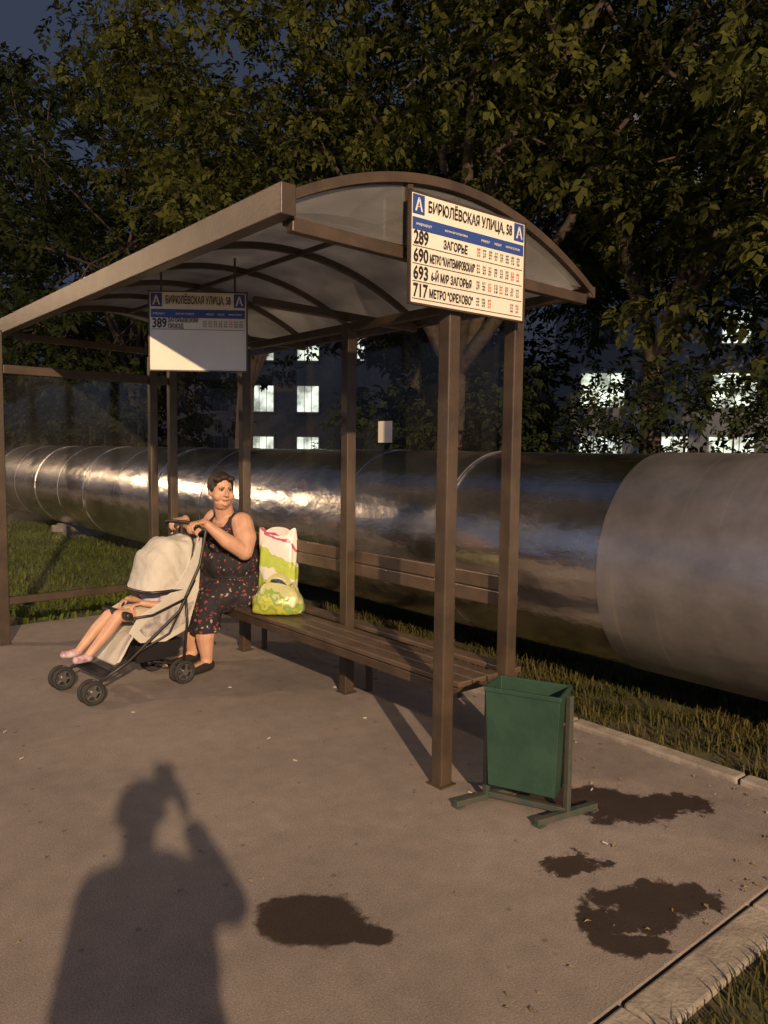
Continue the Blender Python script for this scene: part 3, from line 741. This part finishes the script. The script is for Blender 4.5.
for sy in (-1,1):
    y=sy*(hw+.022)
    b.tube([(.14,sy*.17,1.075),(.19,y,1.03),(.14,y,.80),(-.02,y,.50),(-.40,y,.22),(-.62,y,.115)],.011,8)
    b.tube([(.02,y+sy*.012,.60),(.03,y+sy*.012,.42),(-.01,y+sy*.02,.10)],.010,8)
    b.tube([(.10,y,.70),(-.10,y,.36),(-.33,y,.27)],.008,8)
    b.tube([(-.36,y,.50),(-.22,y,.50),(.03,y,.58)],.009,8)
    b.tube([(-.34,sy*.18,.27),(-.52,sy*.17,.17)],.008,8)
b.tube([(-.01,-hw-.03,.12),(-.01,hw+.03,.12)],.009,8);b.tube([(-.02,-hw,.13),(-.45,hw,.20)],.007,8);b.tube([(-.02,hw,.13),(-.45,-hw,.20)],.007,8)
b.obj('frame',M_dark,st,smooth=True)
b=MB();b.tube([(.125,-.20,1.06),(.135,-.17,1.075),(.135,0,1.08),(.135,.17,1.075),(.125,.20,1.06)],.014,10);b.obj('handle',M_dark,st,smooth=True)
b=MB();b.box((-.52,0,.155),(.10,.34,.018));b.obj('footrest',M_dark,st,bevel=.006)
b=MB()
b.add([(x*.15-.15,y*.15,z) for z,k in ((.18,1),(.30,1.15)) for x,y in ((-k,-k),(k,-k),(k,k),(-k,k))],[(3,2,1,0),(0,1,5,4),(1,2,6,5),(2,3,7,6),(3,0,4,7)])
b.obj('basket',M_dark,st)
ty=MB();hb=MB()
for (x,y,rr) in ((-.645,-.215,.078),(-.645,.215,.078),(0,-.205,.082),(0,.205,.082)):
    for o_ in (-.032,.032):
        ty.ring((x,y+o_,rr),(0,1,0),rr-.014,.014,22,8);hb.cyl((x,y+o_,rr),(0,1,0),.022,.026,12);hb.ring((x,y+o_,rr),(0,1,0),rr-.030,.004,20,6)
        for k in range(5):
            a_=2*math.pi*k/5;hb.beam((x,y+o_,rr),(x+math.cos(a_)*(rr-.028),y+o_,rr+math.sin(a_)*(rr-.028)),.012,.008,up=(0,1,0))
    hb.cyl((x,y,rr),(0,1,0),.009,.08,8)
    hb.beam((x,y,rr+.005),(x+(.03 if x<-.3 else 0),y,.15),.02,.03)
ty.obj('tyres',M_tyre,st,smooth=True);hb.obj('wheel_hubs',M_alu,st)
# --- child lying in the stroller
ch=empty('child',(2.2,5.04,0),RS)
b=MB()
Pc,Mc=head(b,(.005,-.01,.765),(-.8,-.35,.35),.80,up=(.4,0,.9))
b.cap((-.02,0,.63),.035,(.0,0,.71),.032)
for sy in (-1,1):
    b.chain([((-.14,sy*.055,.47),.054),((-.38,sy*.07,.50 if sy<0 else .48),.042),((-.47,sy*.075,.40),.038),((-.60,sy*.08,.275 if sy<0 else .26),.024)])
    b.chain([((-.60,sy*.08,.27),.024),((-.66,sy*.085,.265),.020)])
    b.chain([((-.03,sy*.10,.61),.034),((-.12,sy*.14,.54),.028),((-.23,sy*.10,.565),.020)])
    hand(b,(-.23,sy*.10,.565),(-1,-sy*.3,-.1),(0,0,-1),(0,-sy,0),.55,(20,30,25))
b.remesh('body',M_skin,ch,.0055,2)
eyes('eyes',Pc,Mc,.8,ch,M_eye,M_hair)
b=MB();b.ell(Pc(0,-.026,.040),(.070,.077,.070),Mc);b.remesh('hair',M_hair,ch,.007,2)
b=MB();b.chain([((-.02,0,.59),.085),((-.08,0,.52),.09),((-.13,0,.47),.09)])
for sy in (-1,1): b.cap((-.03,sy*.09,.61),.045,(-.09,sy*.125,.56),.038)
b.remesh('shirt',mat('child_shirt',(.40,.43,.50),.9,col2=(.5,.42,.32),nscale=25),ch,.008,3)
b=MB()
for sy in (-1,1): b.chain([((-.12,sy*.045,.465),.070),((-.25,sy*.065,.48),.058)])
b.remesh('shorts',mat('child_shorts',(.45,.38,.30),.9),ch,.008,3)
b=MB()
for sy in (-1,1): b.chain([((-.595,sy*.08,.262),.029),((-.68,sy*.088,.262),.026)])
b.remesh('sandals',mat('sandal_white',(.55,.50,.52),.6,col2=(.3,.12,.2),nscale=30),ch,.006,1,cut=[((0,0,.285),(0,0,1))])

# --- photographer, standing behind the camera (the shadow on the pavement is his)
ph=empty('photographer')
hd=V((.4015,.9158,0));rt=V((.9158,-.4015,0))
pc=V((-.20,-.22,0))
def Q(r_,f_,z): return pc+rt*r_+hd*f_+V((0,0,z))
b=MB()
Pp,Mp=head(b,Q(-.005,0.0,1.545),hd,1.05)
b.cap(Q(.0,-.03,1.36),.06,Q(-.01,-.01,1.48),.055)
wr=V((.010,-.110,1.455))
hand(b,wr,(-.05,.25,1),(-.64,.0,.0),(0,.7,.3),1.0,(20,40,30))
b.remesh('head_and_hand',M_skin,ph,.008,2)
b=MB();b.ell(Pp(0,-.025,.035),(.092,.104,.098),Mp);b.remesh('hair',M_hair,ph,.01,2)
b=MB();sx_=.055
b.ell(Q(sx_,0,1.00),(.19,.15,.17));b.ell(Q(sx_,0,1.14),(.18,.145,.2));b.ell(Q(sx_-.02,0,1.27),(.17,.12,.15))
for s_ in (-1,1): b.cap(Q(.0,0,1.355),.065,Q(.02+s_*.13,0,1.32),.072)
b.chain([(Q(.14,0,1.32),.068),(Q(.275,.10,1.22),.054),((.034,-.135,1.39),.042)])
b.chain([(Q(-.12,0,1.32),.070),(Q(-.15,-.02,1.08),.058),(Q(-.125,.05,.83),.044)])
b.ell(Q(sx_,0,.88),(.19,.155,.14))
b.remesh('jacket',M_cloth,ph,.012,4)
b=MB()
for s_ in (-1,1): b.chain([(Q(sx_+s_*.085,0,.86),.11),(Q(sx_+s_*.10,.01,.47),.08),(Q(sx_+s_*.11,-.01,.10),.05)])
b.remesh('trousers',M_jeans,ph,.012,3)
b=MB()
for s_ in (-1,1): b.chain([(Q(sx_+s_*.11,-.03,.055),.05),(Q(sx_+s_*.12,.15,.04),.038)])
b.remesh('shoes',M_shoe,ph,.01,1)
b=MB();hand(b,Q(-.125,.05,.81),(0,0,-1),(0.4,.9,0),(.9,-.4,0),1,(15,25,20));b.remesh('hand',M_skin,ph,.006,1)
b=MB();b.box((-.045,-.055,1.565),(.085,.009,.15),math.radians(-39.5));b.obj('mobile_phone',M_dark,ph,bevel=.004)

# ------------------------------------------------------------------ shopping bags
def bag_mat(name,bands,sc,amt):
    m=mat(name,bands[0][1],.35,spec=.6,bump=.8,bscale=16);nt=m.node_tree;b=nt.nodes['Principled BSDF'];L=nt.links.new
    tc=nt.nodes.new('ShaderNodeTexCoord');n=nt.nodes.new('ShaderNodeTexNoise');n.inputs['Scale'].default_value=sc;n.inputs['Detail'].default_value=2
    L(tc.outputs['Object'],n.inputs['Vector'])
    sp=nt.nodes.new('ShaderNodeSeparateXYZ');L(tc.outputs['Object'],sp.inputs[0])
    a=nt.nodes.new('ShaderNodeMath');a.operation='MULTIPLY_ADD';L(n.outputs['Fac'],a.inputs[0]);a.inputs[1].default_value=amt;L(sp.outputs[2],a.inputs[2])
    d=nt.nodes.new('ShaderNodeMath');d.operation='MULTIPLY_ADD';L(sp.outputs[0],d.inputs[0]);d.inputs[1].default_value=.5;L(a.outputs[0],d.inputs[2])
    r=nt.nodes.new('ShaderNodeValToRGB');r.color_ramp.interpolation='CONSTANT'
    e=r.color_ramp.elements;e[0].color=(*bands[0][1],1);e[1].position=bands[1][0];e[1].color=(*bands[1][1],1)
    for p,c in bands[2:]: x=e.new(p);x.color=(*c,1)
    L(d.outputs[0],r.inputs['Fac']);L(r.outputs[0],b.inputs['Base Color']);return m
def bag(name,c,rzv,w,d,h,m,seed,tw,lean=0,handles=True):
    e=empty(name,c,rzv);r=random.Random(seed);vs=[];fs=[];nz,nu=12,28
    for j in range(nz+1):
        t=j/nz;ww=w/2*(1-.06*abs(2*t-.7)+(tw-1)*t**2);dd=d/2*(math.sin(math.pi*min(1,.25+t*.62))*.9+.12*(1-t))
        if t==0: ww*=.9
        for i in range(nu):
            a=2*math.pi*i/nu;cx=math.copysign(abs(math.cos(a))**.55,math.cos(a));sy=math.copysign(abs(math.sin(a))**.75,math.sin(a))
            k=1+.07*math.sin(5*a+seed+t*6)*t+.06*math.sin(9*a-t*9+seed)+r.uniform(-.03,.03)
            vs.append((cx*ww*k+lean*t*t,sy*dd*k,h*t*(1+(.06*math.sin(3*a+seed) if j==nz else 0))+.001))
    for j in range(nz):
        for i in range(nu): fs.append((j*nu+i,j*nu+(i+1)%nu,(j+1)*nu+(i+1)%nu,(j+1)*nu+i))
    fs.append(tuple(range(nu))[::-1])
    o=mesh_obj('bag_body',vs,fs,m,e,True);k=o.modifiers.new('ss','SUBSURF');k.levels=1;k.render_levels=1
    if handles:
        q=MB()
        for sy in (-1,1):
            pts=[(lean+math.cos(t)*w*.2,sy*d*.12,h+math.sin(t)*.07-.01) for t in [math.pi*i/8 for i in range(9)]]
            for p0,p1 in zip(pts[:-1],pts[1:]): q.beam(p0,p1,.004,.022)
        q.obj('handles',m,e)
    return e
B1=bag_mat('printed_bag',[(0,(.36,.45,.08)),(.26,(.60,.60,.52)),(.33,(.38,.48,.07)),(.46,(.66,.64,.60)),(.555,(.40,.09,.16)),(.58,(.68,.66,.62))],9,.16)
B2=bag_mat('green_bag',[(0,(.36,.38,.05)),(.16,(.20,.32,.05)),(.20,(.42,.42,.06)),(.25,(.20,.32,.07)),(.29,(.42,.43,.2))],16,.3)
bag('shopping_bag',(2.95,4.78,.461),math.radians(-50),.29,.15,.54,B1,3,1.0,.0,False)
bag('shopping_bag',(2.79,4.52,.461),math.radians(-42),.37,.22,.21,B2,7,.66,0)

# ------------------------------------------------------------------ street lamps
hv=V((.4015,.9158,0)).normalized()
lp=V((0,0,1.6))-hv*19.2+V((0,0,19.2*.408))
def street_lamp(y,energy,rad):
    sl=empty('street_lamp')
    q=MB();q.tube([(lp.x-2.5,y,-.15),(lp.x-2.5,y,4),(lp.x-2.5,y,8.6),(lp.x-2.3,y,9.3),(lp.x-1.6,y,9.65),(lp.x-.3,y,9.72)],[.11,.09,.065,.05,.04,.035],12)
    q.obj('pole',M_alu,sl,smooth=True)
    q=MB();q.box((lp.x,y,lp.z+.35),(.8,.32,.12));q.obj('lamp_housing',M_alu,sl,bevel=.03)
    L=bpy.data.lights.new('sodium_lamp','POINT');L.energy=energy;L.color=(1,.67,.39);L.shadow_soft_size=rad
    lo=bpy.data.objects.new('sodium_lamp',L);lo.location=(lp.x,y,lp.z);link(lo,sl)
street_lamp(lp.y,46000,.15)
street_lamp(lp.y+31,3300,.30)
street_lamp(lp.y+52,4300,.30)

# ------------------------------------------------------------------ sky: dusk, glow behind the camera
w=bpy.data.worlds.new('World');scene.world=w;w.use_nodes=True;nt=w.node_tree;L=nt.links.new
sk=nt.nodes.new('ShaderNodeTexSky');sk.sky_type='NISHITA';sk.sun_disc=False;sk.sun_elevation=math.radians(-2);sk.sun_rotation=math.radians(220)
bw=nt.nodes.new('ShaderNodeRGBToBW');L(sk.outputs[0],bw.inputs[0])
m1=nt.nodes.new('ShaderNodeMix');m1.data_type='RGBA';m1.inputs[0].default_value=.85;L(sk.outputs[0],m1.inputs[6]);L(bw.outputs[0],m1.inputs[7])
mx=nt.nodes.new('ShaderNodeMix');mx.data_type='RGBA';mx.blend_type='MULTIPLY';mx.inputs[0].default_value=1;mx.inputs[7].default_value=(.52,.66,1.06,1);L(m1.outputs[2],mx.inputs[6])
tc=nt.nodes.new('ShaderNodeTexCoord');dt=nt.nodes.new('ShaderNodeVectorMath');dt.operation='DOT_PRODUCT';dt.inputs[1].default_value=(-.636,-.771,0);L(tc.outputs['Generated'],dt.inputs[0])
mr=nt.nodes.new('ShaderNodeMapRange');mr.inputs['From Min'].default_value=-.9;mr.inputs['From Max'].default_value=.5;mr.inputs['To Min'].default_value=.42;mr.inputs['To Max'].default_value=1.75;L(dt.outputs['Value'],mr.inputs['Value'])
L(mx.outputs[2],nt.nodes['Background'].inputs[0]);L(mr.outputs[0],nt.nodes['Background'].inputs[1])
# ------------------------------------------------------------------ camera
p=math.radians(4.6);rho=math.radians(.7)
F=V((.6363*math.cos(p),.7714*math.cos(p),-math.sin(p))).normalized();R=V((.7714,-.6363,0)).normalized();U=R.cross(F)
R2=R*math.cos(rho)+U*math.sin(rho);U2=U*math.cos(rho)-R*math.sin(rho)
c=bpy.data.cameras.new('camera');c.sensor_fit='VERTICAL';c.sensor_height=36;c.lens=770/1024*36;c.clip_start=.05;c.clip_end=3000
co=bpy.data.objects.new('camera',c);link(co)
co.matrix_world=Matrix(((R2.x,U2.x,-F.x,0),(R2.y,U2.y,-F.y,0),(R2.z,U2.z,-F.z,1.6),(0,0,0,1)))
scene.camera=co
scene.view_settings.view_transform='Standard';scene.view_settings.look='None';scene.view_settings.exposure=0
